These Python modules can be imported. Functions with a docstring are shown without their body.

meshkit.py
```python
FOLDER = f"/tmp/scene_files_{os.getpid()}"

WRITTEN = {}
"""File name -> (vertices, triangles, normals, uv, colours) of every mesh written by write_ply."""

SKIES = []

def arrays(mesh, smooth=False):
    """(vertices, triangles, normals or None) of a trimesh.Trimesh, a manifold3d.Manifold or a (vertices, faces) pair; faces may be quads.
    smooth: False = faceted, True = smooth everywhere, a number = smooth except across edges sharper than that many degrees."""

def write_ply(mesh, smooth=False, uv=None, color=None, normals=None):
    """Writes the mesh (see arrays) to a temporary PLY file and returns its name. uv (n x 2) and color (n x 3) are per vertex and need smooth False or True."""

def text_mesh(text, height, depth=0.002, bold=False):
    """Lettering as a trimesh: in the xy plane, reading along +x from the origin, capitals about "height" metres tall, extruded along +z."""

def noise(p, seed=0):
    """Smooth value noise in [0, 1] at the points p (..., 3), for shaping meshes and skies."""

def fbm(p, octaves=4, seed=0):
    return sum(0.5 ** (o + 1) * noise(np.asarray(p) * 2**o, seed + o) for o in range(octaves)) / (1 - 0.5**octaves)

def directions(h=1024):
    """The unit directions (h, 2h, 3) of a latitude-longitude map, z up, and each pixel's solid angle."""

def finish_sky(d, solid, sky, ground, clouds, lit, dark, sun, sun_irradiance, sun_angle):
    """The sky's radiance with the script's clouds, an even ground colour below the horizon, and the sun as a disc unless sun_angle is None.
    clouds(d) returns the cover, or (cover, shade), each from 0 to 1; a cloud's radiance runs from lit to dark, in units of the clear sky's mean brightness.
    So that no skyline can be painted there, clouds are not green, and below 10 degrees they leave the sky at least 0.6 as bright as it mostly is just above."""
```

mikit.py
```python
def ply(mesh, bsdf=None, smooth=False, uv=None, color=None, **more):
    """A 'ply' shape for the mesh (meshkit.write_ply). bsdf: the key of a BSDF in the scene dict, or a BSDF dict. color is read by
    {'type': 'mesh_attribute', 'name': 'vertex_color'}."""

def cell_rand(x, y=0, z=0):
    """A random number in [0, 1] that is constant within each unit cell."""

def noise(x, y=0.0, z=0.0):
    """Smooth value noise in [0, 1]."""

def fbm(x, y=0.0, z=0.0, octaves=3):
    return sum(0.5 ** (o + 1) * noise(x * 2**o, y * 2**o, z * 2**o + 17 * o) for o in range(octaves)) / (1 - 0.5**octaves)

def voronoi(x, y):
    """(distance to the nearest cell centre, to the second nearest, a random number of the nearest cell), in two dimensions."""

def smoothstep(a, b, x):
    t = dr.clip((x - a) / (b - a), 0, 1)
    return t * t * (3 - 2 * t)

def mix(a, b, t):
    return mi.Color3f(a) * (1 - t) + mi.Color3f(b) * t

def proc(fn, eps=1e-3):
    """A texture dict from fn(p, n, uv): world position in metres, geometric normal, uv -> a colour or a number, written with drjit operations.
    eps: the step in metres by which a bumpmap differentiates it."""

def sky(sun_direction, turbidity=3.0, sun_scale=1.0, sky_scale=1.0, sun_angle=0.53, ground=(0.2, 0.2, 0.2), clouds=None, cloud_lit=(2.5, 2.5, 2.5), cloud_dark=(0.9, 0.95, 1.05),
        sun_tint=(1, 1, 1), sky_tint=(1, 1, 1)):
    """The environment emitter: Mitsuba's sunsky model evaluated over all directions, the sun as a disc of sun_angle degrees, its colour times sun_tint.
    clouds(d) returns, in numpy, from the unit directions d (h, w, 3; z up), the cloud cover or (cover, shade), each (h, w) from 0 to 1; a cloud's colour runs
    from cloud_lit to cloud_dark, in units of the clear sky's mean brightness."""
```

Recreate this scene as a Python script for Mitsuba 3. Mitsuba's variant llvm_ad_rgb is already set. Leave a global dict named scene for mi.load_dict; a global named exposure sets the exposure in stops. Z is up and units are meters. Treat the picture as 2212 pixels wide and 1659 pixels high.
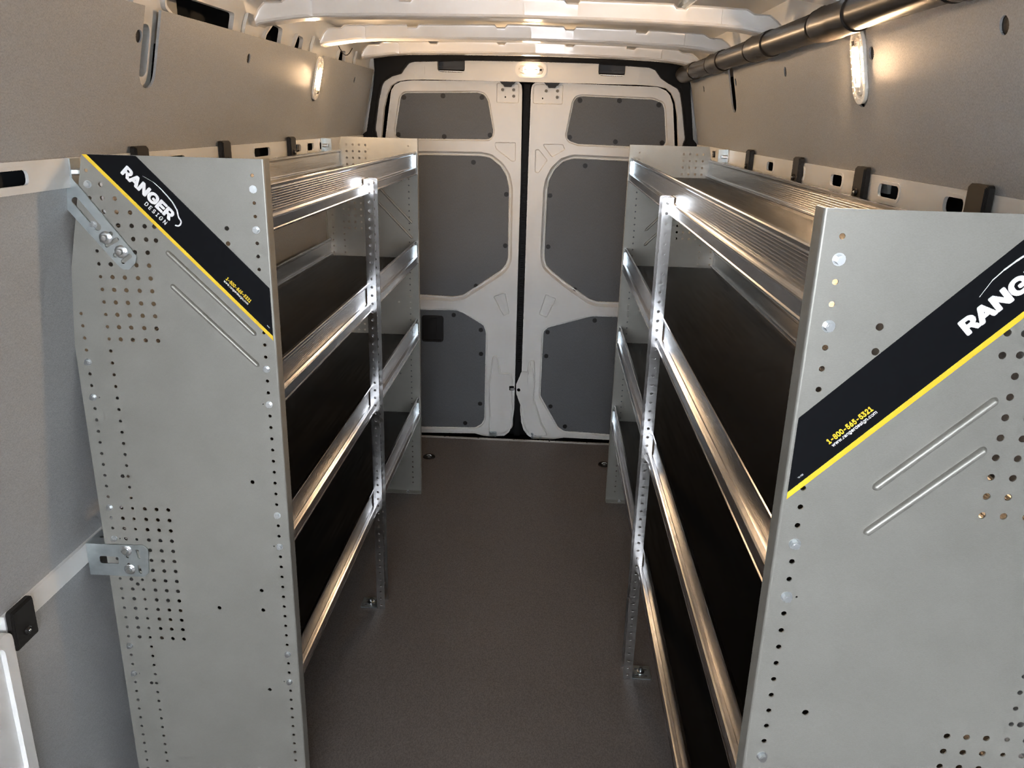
import math
import numpy as np, trimesh, mitsuba as mi, mikit, meshkit, drjit as dr
from shapely.geometry import Polygon, Point, box, LineString, MultiPolygon
from shapely.ops import unary_union
from shapely import affinity
T = mi.ScalarTransform4f
scene, labels = {}, {}

# ------------------------------------------------------------------ camera, light, exposure
EYE = np.array([0.1218, 0.0, 1.6286])
FWD = np.array([-0.04059859, 0.94833396, -0.31466564])
UPV = np.array([-0.04063663, 0.31309759, 0.94885118])
scene['camera'] = {'type': 'perspective', 'fov': 2 * math.degrees(math.atan(1106 / 1724.2)), 'fov_axis': 'x', 'near_clip': 0.02, 'far_clip': 200.0,
                   'to_world': T().look_at(origin=EYE.tolist(), target=(EYE + FWD).tolist(), up=UPV.tolist())}
exposure = 4.6
SKY_SCALE = 2.7


def overcast(d):
    c = 0.9 + 0.1 * meshkit.fbm(d * 3.0, 3)
    return c, 0.35 * meshkit.fbm(d * 4.0 + 7.0, 3)


scene['sky'] = mikit.sky((0.3, -0.5, 0.8), turbidity=4.0, sun_scale=0.0, sky_scale=SKY_SCALE, ground=(0.6, 0.6, 0.6), sky_tint=(0.95, 1.0, 1.05), clouds=overcast,
                         cloud_lit=(2.2, 2.28, 2.40), cloud_dark=(1.27, 1.32, 1.41))
LAMP_TINT = (1.0, 0.66, 0.37)
LAMP_POWER = {'rear': 16.0, 'left': 31.0, 'right': 37.0}

# ------------------------------------------------------------------ materials
def two(b):
    return {'type': 'twosided', 'bsdf': b}


def rgb(*c):
    return {'type': 'rgb', 'value': list(c)}


def principled(color, rough, metallic=0.0, spec=0.5, **k):
    return two({'type': 'principled', 'base_color': color if isinstance(color, dict) else rgb(*color), 'roughness': rough, 'metallic': metallic, 'specular': spec, **k})


def bumped(inner, fn, scale, eps=5e-4):
    return two({'type': 'bumpmap', 'arbitrary': mikit.proc(fn, eps=eps), 'scale': scale, 'bsdf': inner['bsdf']})


def liner_color(p, n, uv):
    g = mikit.noise(p.x * 420, p.y * 420, p.z * 420)
    h = mikit.noise(p.x * 900, p.y * 900, p.z * 900)
    return mikit.mix((0.248, 0.254, 0.258), (0.38, 0.388, 0.392), 0.55 * g + 0.45 * h)


def door_liner_color(p, n, uv):
    g = mikit.noise(p.x * 420, p.y * 420, p.z * 420)
    return mikit.mix((0.098, 0.104, 0.11), (0.129, 0.135, 0.142), g)


def floor_color(p, n, uv):
    w = mikit.noise(p.x * 380, p.y * 230)
    s = mikit.noise(p.x * 900, p.y * 900)
    patch = mikit.fbm(p.x * 3, p.y * 3)
    return mikit.mix((0.088, 0.076, 0.069), (0.172, 0.154, 0.143), 0.5 * w + 0.3 * s + 0.2 * patch)


def floor_bump(p, n, uv):
    return mikit.noise(p.x * 300, p.y * 180)


def steel_color(p, n, uv):
    m = mikit.fbm(p.x * 14, p.y * 14, p.z * 14)
    g = mikit.noise(p.x * 700, p.y * 700, p.z * 700)
    return mikit.mix((0.272, 0.267, 0.238), (0.345, 0.339, 0.308), 0.6 * m + 0.4 * g)


def zinc_color(p, n, uv):
    m = mikit.fbm(p.x * 60, p.y * 60, p.z * 60)
    return mikit.mix((0.42, 0.47, 0.48), (0.62, 0.67, 0.68), m)


def tray_color(p, n, uv):
    a = mikit.noise(p.x * 160, p.y * 9)
    b = mikit.noise(p.x * 4, p.y * 4)
    return mikit.mix((0.006, 0.006, 0.006), (0.016, 0.015, 0.014), a * b)


M = {
    'white_paint': principled((0.69, 0.69, 0.675), 0.25, spec=0.2),
    'roof_paint': principled((0.70, 0.69, 0.67), 0.16, spec=0.9, clearcoat=1.0, clearcoat_gloss=0.96),
    'liner': principled(mikit.proc(liner_color), 0.42),
    'door_liner': principled(mikit.proc(door_liner_color), 0.5, spec=0.25),
    'floor_vinyl': bumped(principled(mikit.proc(floor_color), 0.55, spec=0.4), floor_bump, 0.0006),
    'panel_steel': principled(mikit.proc(steel_color), 0.38, metallic=0.5),
    'zinc': principled(mikit.proc(zinc_color), 0.3, metallic=0.85),
    'bolt_zinc': principled((0.75, 0.78, 0.79), 0.18, metallic=1.0),
    'aluminium': two({'type': 'roughconductor', 'material': 'Al', 'distribution': 'beckmann', 'alpha_u': 0.04, 'alpha_v': 0.11, 'specular_reflectance': rgb(0.88, 0.88, 0.88)}),
    'bright_steel': two({'type': 'roughconductor', 'material': 'Al', 'distribution': 'beckmann', 'alpha': 0.07, 'specular_reflectance': rgb(0.68, 0.68, 0.67)}),
    'tray': principled(mikit.proc(tray_color), 0.4, spec=0.3),
    'black_plastic': principled((0.012, 0.011, 0.010), 0.42, spec=0.25),
    'black_trim': principled((0.006, 0.006, 0.006), 0.5, spec=0.12),
    'dark_gap': principled((0.006, 0.006, 0.006), 0.8, spec=0.1),
    'cavity': principled((0.05, 0.055, 0.06), 0.6),
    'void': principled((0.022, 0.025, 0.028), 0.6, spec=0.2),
    'strip_metal': principled((0.50, 0.48, 0.45), 0.5, metallic=0.4),
    'stud_grey': principled((0.16, 0.16, 0.15), 0.5, spec=0.2),
    'tube_black': principled((0.020, 0.017, 0.015), 0.32, metallic=0.25),
    'decal_black': principled((0.004, 0.0045, 0.006), 0.4, spec=0.1),
    'decal_yellow': principled((0.88, 0.60, 0.03), 0.4),
    'decal_white': principled((0.88, 0.88, 0.88), 0.4),
    'lamp_housing': principled((0.78, 0.76, 0.70), 0.25),
}
scene.update(M)

# ------------------------------------------------------------------ helpers
def cat(ms):
    return trimesh.util.concatenate([m for m in ms if m is not None])


def polys(g):
    return [p for p in getattr(g, 'geoms', [g]) if isinstance(p, Polygon) and p.area > 1e-9]


def ext(g, h):
    return cat([trimesh.creation.extrude_polygon(p, h, engine='earcut') for p in polys(g)])


def remap(m, cols, flip):
    v = np.asarray(m.vertices)
    f = np.asarray(m.faces)
    return trimesh.Trimesh(np.stack([c(v) for c in cols], 1), f[:, ::-1] if flip else f, process=False)


def ext_y(g, y0, y1):           # polygon in (x, z), from y0 to y1
    return remap(ext(g, y1 - y0), (lambda v: v[:, 0], lambda v: v[:, 2] + y0, lambda v: v[:, 1]), True)


def ext_x(g, x0, x1):           # polygon in (y, z)
    return remap(ext(g, x1 - x0), (lambda v: v[:, 2] + x0, lambda v: v[:, 0], lambda v: v[:, 1]), False)


def ext_z(g, z0, z1):
    return remap(ext(g, z1 - z0), (lambda v: v[:, 0], lambda v: v[:, 1], lambda v: v[:, 2] + z0), False)


def bx(x0, x1, y0, y1, z0, z1):
    m = trimesh.creation.box((abs(x1 - x0), abs(y1 - y0), abs(z1 - z0)))
    m.apply_translation(((x0 + x1) / 2, (y0 + y1) / 2, (z0 + z1) / 2))
    return m


def rounded(g, r):
    return g.buffer(-r, quad_segs=6).buffer(2 * r, quad_segs=6).buffer(-r, quad_segs=6)


def rbox(x0, y0, x1, y1, r, q=4):
    return box(x0 + r, y0 + r, x1 - r, y1 - r).buffer(r, quad_segs=q)


def tube(pts, r, n=16):
    p = np.asarray(pts, float)
    t = np.gradient(p, axis=0)
    t /= np.linalg.norm(t, axis=1, keepdims=True)
    ref = np.eye(3)[np.argmin(np.abs(t).max(0))]
    a = np.cross(t, ref)
    a /= np.linalg.norm(a, axis=1, keepdims=True)
    b = np.cross(t, a)
    ang = np.arange(n) * 2 * np.pi / n
    r = np.broadcast_to(r, (len(p),))
    v = (p[:, None] + r[:, None, None] * (np.cos(ang)[None, :, None] * a[:, None] + np.sin(ang)[None, :, None] * b[:, None])).reshape(-1, 3)
    f = []
    for i in range(len(p) - 1):
        for j in range(n):
            q = (i * n + j, i * n + (j + 1) % n, (i + 1) * n + (j + 1) % n, (i + 1) * n + j)
            f += [(q[0], q[2], q[1]), (q[0], q[3], q[2])]
    v = np.vstack([v, p[0], p[-1]])
    e = len(v) - 2
    for j in range(n):
        f += [(e, j, (j + 1) % n), (e + 1, (len(p) - 1) * n + (j + 1) % n, (len(p) - 1) * n + j)]
    return trimesh.Trimesh(v, np.array(f), process=False)


def key(name):
    if name not in scene and name not in labels:
        return name
    i = 1
    while f'{name}_{i:03d}' in scene or f'{name}_{i:03d}' in labels:
        i += 1
    return f'{name}_{i:03d}'


def used(prefix):
    return any(k == prefix or k.startswith(prefix + '__') for k in scene)


def holder(name):               # the next free key for a thing or a part that holds others
    if not used(name) and name not in labels:
        return name
    i = 1
    while used(f'{name}_{i:03d}') or f'{name}_{i:03d}' in labels:
        i += 1
    return f'{name}_{i:03d}'


def put(name, mesh, mat, parent=None, smooth=False, label=None, **more):
    k = holder((parent + '__' if parent else '') + name)
    scene[k] = mikit.ply(mesh, mat, smooth=smooth, **more)
    if label:
        labels[k] = {'label': label}
    return k


def copy(name, d, parent, tr):
    k = holder(parent + '__' + name)
    scene[k] = {**d, 'to_world': tr}
    return k


def thing(k, label, category, group=None):
    labels[k] = {'label': label, 'category': category, **({'group': group} if group else {})}
    return k


def struct(k, label=None):
    labels[k] = {'kind': 'structure', **({'label': label} if label else {})}
    return k


PITCH, Z0 = 0.0254, 1.5161

# ------------------------------------------------------------------ floor, shell
put('floor', bx(-0.90, 0.90, -2.20, 3.945, -0.03, 0.0), 'floor_vinyl')
struct('floor', 'dark grey brown ribbed vinyl load floor')
es = put('edge_strip', ext_y(rbox(-0.86, -0.006, 0.86, 0.004, 0.002), 3.944, 3.962), 'strip_metal', 'floor', label='thin aluminium edge strip along the rear sill')
screw = mikit.ply(trimesh.creation.cylinder(0.004, 0.002, sections=10), 'black_plastic')
for x in (-0.40, -0.22, -0.03, 0.16, 0.36):
    copy('strip_screw', screw, 'floor', T().translate([x, 3.953, 0.0045]))
put('sill', cat([bx(-0.90, 0.90, 3.90, 4.14, -0.12, -0.0305), bx(-0.93, 0.93, -2.24, 4.16, -0.14, -0.12)]), 'dark_gap', 'floor')

# ------------------------------------------------------------------ side walls
XB, ZB, LEAN = 0.80, 1.53, 0.22


def lean_sheet(g, side, t, off=0.0):
    """A sheet from a polygon in (y, z), t thick towards the outside, on the wall plane that leans inwards above the rail."""
    m = ext_x(g, 0, t)
    v = np.array(m.vertices)
    v[:, 0] = side * (XB - off + v[:, 0] - LEAN * (v[:, 2] - ZB))
    return trimesh.Trimesh(v, m.faces if side > 0 else m.faces[:, ::-1], process=False)


def mid_sheet(g, side, t, off=0.0):
    """The same on the plane below the rail, from 0.885 at z 0.71 to 0.80 at z 1.49."""
    m = ext_x(g, 0, t)
    v = np.array(m.vertices)
    v[:, 0] = side * (0.80 - off + v[:, 0] + 0.085 * (1.49 - v[:, 2]) / 0.78)
    return trimesh.Trimesh(v, m.faces if side > 0 else m.faces[:, ::-1], process=False)


def oval(y, z, ry, rz):
    return affinity.scale(Point(y, z).buffer(1.0, quad_segs=6), ry, rz)


NOTCH = {-1: [(1.770, 1.842), (3.022, 3.118)], 1: [(1.780, 1.860), (3.045, 3.125)]}
HOLES = {-1: [1.755, 2.380, 3.630], 1: [1.258, 1.755, 2.385, 3.020, 3.650]}
SLOTS = {-1: [(1.22, 1.388), (1.93, 2.01), (2.49, 2.63), (2.89, 2.96), (3.04, 3.12), (3.20, 3.26)],
         1: [(1.36, 1.43), (1.62, 1.72), (1.94, 2.02), (2.24, 2.31), (2.555, 2.63), (2.84, 2.92), (3.22, 3.28), (3.48, 3.55)]}
Y0, Y1 = -1.10, 3.96
for side, nm in ((-1, 'wall_left'), (1, 'wall_right')):
    struct(nm, 'grey lined van side wall with a slotted white rail')
    y_up = Y0 if side < 0 else 1.205
    g = box(y_up, 1.533, Y1, 1.832)
    for a, b in NOTCH[side]:
        g = g.difference(rbox(a, 1.672, b, 1.95, (b - a) / 2 - 0.002, 8))
    for y in HOLES[side]:
        g = g.difference(oval(y, 1.772, 0.013, 0.013))
    put('liner_panel', lean_sheet(g, side, 0.006), 'liner', nm, label='grey upper liner panel')
    if side > 0:
        put('liner_panel', lean_sheet(box(Y0, 1.533, 1.198, 1.832), side, 0.006), 'liner', nm, label='grey upper liner panel by the cab')
    for y in HOLES[side]:
        m = lean_sheet(oval(y, 1.772, 0.0128, 0.0128), side, 0.002, -0.0035)
        put('fastener', m, 'black_plastic', nm)
    # the slotted rail
    g = box(Y0, 1.484, Y1, 1.538)
    for a, b in SLOTS[side]:
        h = 0.013
        g = g.difference(rbox(a, 1.511 - h, b, 1.511 + h, 0.010))
    rim = unary_union([rbox(a - .006, 1.492, b + .006, 1.530, 0.014).difference(rbox(a, 1.498, b, 1.524, 0.010)) for a, b in SLOTS[side]])
    x_in, x_out = 0.792, 0.796
    rail = ext_x(g, min(side * x_in, side * x_out), max(side * x_in, side * x_out))
    rm = ext_x(rim, min(side * (x_in - .002), side * x_in), max(side * (x_in - .002), side * x_in))
    put('rail', cat([rail, rm]), 'white_paint', nm, label='white slotted steel rail')
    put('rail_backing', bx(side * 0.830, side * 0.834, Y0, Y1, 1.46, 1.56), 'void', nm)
    # middle liner, belt rail, lower liner
    ya = 1.238 if side < 0 else Y0
    put('liner_panel', mid_sheet(box(Y0, 0.712, Y1, 1.486), side, 0.006), 'liner', nm, label='grey middle liner panel')
    put('belt_rail', bx(side * 0.876, side * 0.90, ya, Y1, 0.668, 0.714), 'white_paint', nm, label='narrow white belt rail')
    put('liner_panel', bx(side * 0.885, side * 0.892, ya, Y1, 0.0, 0.664), 'liner', nm, label='grey lower liner panel')
    # white body structure above the liner, with its openings
    top = box(Y0, 1.80, 4.0, 1.975)
    if side < 0:
        cuts = [Polygon([(2.03, 1.80), (2.285, 1.80), (2.290, 1.878), (1.90, 1.878), (1.90, 1.85)]), Polygon([(2.535, 1.80), (2.68, 1.80), (2.685, 1.880), (2.60, 1.884), (2.55, 1.85)]),
                Polygon([(2.80, 1.80), (2.895, 1.80), (2.907, 1.873), (2.848, 1.876)]), Polygon([(3.38, 1.80), (3.505, 1.80), (3.48, 1.876), (3.40, 1.87)]), Polygon([(1.10, 1.80), (1.60, 1.80), (1.60, 1.88), (1.10, 1.88)])]
    else:
        cuts = [Polygon([(1.95, 1.80), (2.25, 1.80), (2.25, 1.870), (1.95, 1.870)]), Polygon([(2.62, 1.80), (2.95, 1.80), (2.95, 1.870), (2.62, 1.870)]),
                Polygon([(3.28, 1.80), (3.48, 1.80), (3.48, 1.870), (3.28, 1.870)]), Polygon([(1.25, 1.80), (1.62, 1.80), (1.62, 1.87), (1.25, 1.87)])]
    flanges = []
    for c in cuts:
        c = rounded(c, 0.012)
        top = top.difference(c)
        flanges.append(lean_sheet(c.buffer(0.007).difference(c), side, 0.012, -0.019))
    put('cant_panel', cat([lean_sheet(top, side, 0.002, -0.030)] + flanges), 'white_paint', nm, label='white body panel with openings above the liner')
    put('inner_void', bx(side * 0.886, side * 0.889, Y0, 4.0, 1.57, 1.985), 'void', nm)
    put('inner_skin', cat([bx(side * 0.850, side * 0.853, 1.87, 2.18, 1.78, 1.985), bx(side * 0.850, side * 0.853, 1.15, 1.70, 1.78, 1.985)]), 'white_paint', nm)
    put('outer_skin', cat([bx(side * 0.915, side * 0.925, Y0, 4.16, -0.12, 2.03)]), 'white_paint', nm)
    # the posts behind the liner; each runs up to its roof bow
    for y in (1.806, 2.425, 3.072, 3.712):
        w = 0.052
        body = Polygon([(y - w, 1.50), (y + w, 1.50), (y + w, 1.86), (y + w - 0.012, 1.89), (y - w + 0.012, 1.89), (y - w, 1.86)])
        slot = rbox(y - 0.026, 1.695, y + 0.016, 1.80, 0.018) if not ((side < 0 and y == 3.072) or (side > 0 and y == 1.806)) else None
        if slot is not None and y in (1.806, 3.072):
            body = body.difference(slot)
            lip = slot.buffer(0.007, quad_segs=6).difference(slot)
            put('pillar', cat([lean_sheet(body, side, 0.010, -0.018), lean_sheet(lip, side, 0.008, -0.011)]), 'white_paint', nm, label='white body pillar with an open slot')
        else:
            put('pillar', lean_sheet(body, side, 0.010, -0.018), 'white_paint', nm, label='white body pillar')
# the cab end, beyond the camera: a dark dash under the open windscreen, and the two cab door windows
put('wall_front', cat([bx(-0.92, 0.92, -2.24, -2.20, -0.12, 0.85), bx(-0.92, 0.92, -2.24, -2.20, 1.88, 2.05), bx(-0.92, -0.78, -2.24, -2.20, 0.85, 1.88), bx(0.78, 0.92, -2.24, -2.20, 0.85, 1.88)]
    + [bx(s_ * 0.90, s_ * 0.92, a, b, c, d) for s_ in (-1, 1) for a, b, c, d in ((-2.2, -1.1, -0.12, 1.05), (-2.2, -1.1, 1.75, 2.05), (-2.2, -2.02, 1.05, 1.75))]), 'cavity')
struct('wall_front')
# the white lower trim at the side door
g = rbox(Y0, -0.02, 1.238, 0.690, 0.02)
inner = rbox(0.55, 0.372, 1.212, 0.672, 0.02)
put('trim_1', cat([ext_x(g.difference(inner), -0.89, -0.866), ext_x(inner, -0.889, -0.876)]), 'white_paint')
struct('trim_1', 'white painted lower body panel by the side door')

# ------------------------------------------------------------------ ceiling: roof skin and bows
struct('ceiling', 'white painted roof skin on pressed steel bows')
xs = np.linspace(-0.93, 0.93, 41)
ys = np.linspace(-2.20, 4.16, 97)
zz = 2.008 - 0.055 * (np.abs(xs) / 0.75) ** 2.2
V, F = [], []
for y in ys:
    for x, z in zip(xs, zz):
        V.append((x, y, z - 0.0015 * math.cos(x * 42)))
n = len(xs)
for i in range(len(ys) - 1):
    for j in range(n - 1):
        F.append((i * n + j, (i + 1) * n + j, (i + 1) * n + j + 1, i * n + j + 1))
skin = meshkit.arrays((V, F))
put('roof_skin', trimesh.Trimesh(skin[0], skin[1], process=False), 'white_paint', 'ceiling', smooth=True)


def bow(yc, notches):
    bp = [(-0.7318, 1.8545), (-0.7105, 1.8632), (-0.6108, 1.8778), (-0.5246, 1.8845), (-0.3494, 1.8884), (0.0039, 1.8913), (0.3572, 1.8874), (0.5324, 1.8816), (0.6186, 1.8749), (0.6718, 1.8661), (0.7183, 1.8584), (0.7396, 1.8526)]
    tp = [(-0.7202, 1.8768), (-0.7076, 1.8991), (-0.6911, 1.9155), (-0.6427, 1.9175), (-0.6301, 1.9271), (-0.5285, 1.9310), (0.0039, 1.9407), (0.4105, 1.9329), (0.6234, 1.9233), (0.6447, 1.9116), (0.6863, 1.9097), (0.7086, 1.8942), (0.7280, 1.8768)]
    st = sorted(set([round(v, 4) for v in np.linspace(-0.722, 0.728, 61)] + [a for a, _ in bp + tp if -0.7225 < a < 0.7285] + [-0.56, -0.5595, 0.56, 0.5605, 0.02, 0.026]
                    + [c + d for c in notches for d in (-0.022, -0.014, 0.014, 0.022)]))
    rows = []
    for x in st:
        zb, zt = np.interp(x, *zip(*bp)), np.interp(x, *zip(*tp))
        for c in notches:
            if abs(x - c) < 0.0215:
                zt -= 0.009
        groove = 0.0025 if 0.5595 < abs(x) < 0.5602 else 0.0
        # the right part of the face, from the crease at the middle, is pressed with more draft
        h = zt - zb
        draft = (h - 0.015) * (0.010 + (0.062 * max(0.0, 1 - max(0.0, x - 0.13) / 0.12) if x > 0.022 else 0.0))
        zm = zb + h * 0.45
        fm = (zt - 0.006 - zm) / (h - 0.015)
        rows.append([(yc - 0.010, zt + 0.002), (yc - 0.001 - 0.0, zt - 0.001), (yc + groove, zt - 0.006), (yc + draft * fm + groove, zm), (yc + draft + groove, zb + 0.009), (yc + draft + 0.003, zb + 0.003), (yc + draft + 0.009, zb),
                     (yc + 0.074, zb), (yc + 0.080, zb + 0.006), (yc + 0.084, zt - 0.006), (yc + 0.094, zt)])
    k = len(rows[0])
    V = np.array([(x, y, z) for x, r in zip(st, rows) for y, z in r])
    F = []
    for i in range(len(st) - 1):
        for j in range(k - 1):
            F.append((i * k + j, i * k + j + 1, (i + 1) * k + j + 1, (i + 1) * k + j))
    v, f, _ = meshkit.arrays((V, F))
    m = trimesh.Trimesh(v, f, process=False)
    ends = []
    for i in (0, len(st) - 1):
        r = rows[i]
        vv = np.array([(st[i], y, z) for y, z in r])
        ends.append(trimesh.Trimesh(vv, [(0, j, j + 1) for j in range(1, k - 1)], process=False))
    return cat([m] + ends)


for yc, nt in ((1.12, (0.2,)), (1.755, (-0.30, 0.14, 0.52)), (2.381, (-0.30, 0.155, 0.45)), (3.030, (-0.39, -0.08, 0.16, 0.41)), (3.669, (-0.41, -0.12, 0.17, 0.43))):
    put('roof_bow', bow(yc, nt), 'roof_paint', 'ceiling', smooth=20)
# a grey brace from the roof skin down to the notch of a bow
put('roof_brace', tube([(0.455, 2.40, 1.934), (0.462, 2.30, 1.940), (0.50, 1.90, 1.962)], 0.014, 8), 'zinc', 'ceiling', label='grey roof brace')

# ------------------------------------------------------------------ rear frame, black trim
frame_in = [(-0.775, -0.06), (-0.765, 1.0), (-0.719, 1.521), (-0.701, 1.666), (-0.684, 1.728), (-0.665, 1.765), (-0.635, 1.785), (-0.593, 1.793), (-0.511, 1.797),
            (0.511, 1.797), (0.593, 1.793), (0.635, 1.785), (0.662, 1.765), (0.682, 1.728), (0.698, 1.666), (0.716, 1.521), (0.765, 1.0), (0.775, -0.06)]
outer = Polygon([(-0.915, -0.06), (-0.915, 1.2), (-0.86, 1.56), (-0.80, 2.0), (0.80, 2.0), (0.86, 1.56), (0.915, 1.2), (0.915, -0.06)])
g = outer.difference(Polygon(frame_in + [(0.775, -0.2), (-0.775, -0.2)]))
cut = [rbox(-0.442, 1.832, -0.312, 1.93, 0.016), rbox(0.314, 1.832, 0.440, 1.93, 0.016)]
for c in cut:
    g = g.difference(c)
lip = unary_union([c.buffer(0.006).difference(c) for c in cut])
seam = []
fr = [ext_y(g, 4.012, 4.045), ext_y(lip, 4.009, 4.013)]
for s in (-1, 1):
    fr.append(ext_y(LineString([(s * 0.505, 1.80), (s * 0.505, 1.858), (s * 0.525, 1.864), (s * 0.53, 1.873)]).buffer(0.0035), 4.0095, 4.0125))
    fr.append(ext_y(LineString([(s * 0.555, 1.80), (s * 0.555, 1.86)]).buffer(0.0018), 4.0105, 4.0125))
put('wall_rear', cat(fr), 'white_paint')
struct('wall_rear', 'white painted frame around the rear doors with the lamp header')
for c, x in ((cut[0], -0.377), (cut[1], 0.377)):
    put('header_bracket', cat([bx(x - 0.075, x + 0.075, 4.070, 4.074, 1.82, 1.92), bx(x - .07, x + .07, 4.054, 4.070, 1.858, 1.861)]), 'cavity', 'wall_rear', label='dark metal behind a header cutout')
    put('header_roll', tube([(x - 0.064, 4.052, 1.838), (x + 0.064, 4.052, 1.838)], 0.007, 12), 'bright_steel', 'wall_rear', smooth=40)
put('rear_seal', cat([bx(-0.93, 0.93, 4.12, 4.16, -0.15, 2.06), bx(-0.92, 0.92, 4.086, 4.13, -0.119, -0.031)]), 'dark_gap', 'wall_rear')
tl = [(-0.734, 1.500), (-0.734, 1.524), (-0.737, 1.545), (-0.743, 1.566), (-0.722, 1.698), (-0.705, 1.764), (-0.693, 1.784), (-0.657, 1.806), (-0.613, 1.819), (-0.598, 1.840), (-0.575, 1.866), (-0.551, 1.873), (-0.438, 1.877)]
trr = [(0.438, 1.877), (0.548, 1.872), (0.576, 1.862), (0.606, 1.826), (0.640, 1.806), (0.685, 1.784), (0.699, 1.764), (0.715, 1.698), (0.741, 1.560), (0.734, 1.541), (0.731, 1.520), (0.731, 1.500)]
to = [(0.802, 1.500), (0.802, 1.518), (0.795, 1.542), (0.777, 1.560), (0.745, 1.766), (0.738, 1.815), (0.742, 1.93), (0, 1.945), (-0.742, 1.93), (-0.736, 1.815), (-0.744, 1.766), (-0.782, 1.557), (-0.801, 1.542), (-0.806, 1.522), (-0.806, 1.500)]
g = rounded(Polygon(tl + [(-0.3, 1.884), (0, 1.886), (0.3, 1.884)] + trr + to), 0.005)
tr = [ext_y(g.buffer(-0.008 + 0.002 * i), 3.972 + 0.004 * i, 3.976 + 0.004 * i) for i in range(4)] + [ext_y(g, 3.988, 4.013)]
put('trim_2', cat(tr), 'black_trim')
struct('trim_2', 'black trim and grab rail around the top of the rear doorway')
# white corner posts outside the trim
for s, nm in ((-1, 'wall_left'), (1, 'wall_right')):
    put('corner_post', cat([ext_y(Polygon([(s * 0.735, 1.83), (s * 0.815, 1.50), (s * 0.90, 1.50), (s * 0.80, 1.95), (s * 0.735, 1.95)]), 3.985, 4.014), bx(s * 0.80, s * 0.90, 3.99, 4.014, -0.05, 1.52)]), 'white_paint', nm)

# ------------------------------------------------------------------ rear doors
YD = 4.05


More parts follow.
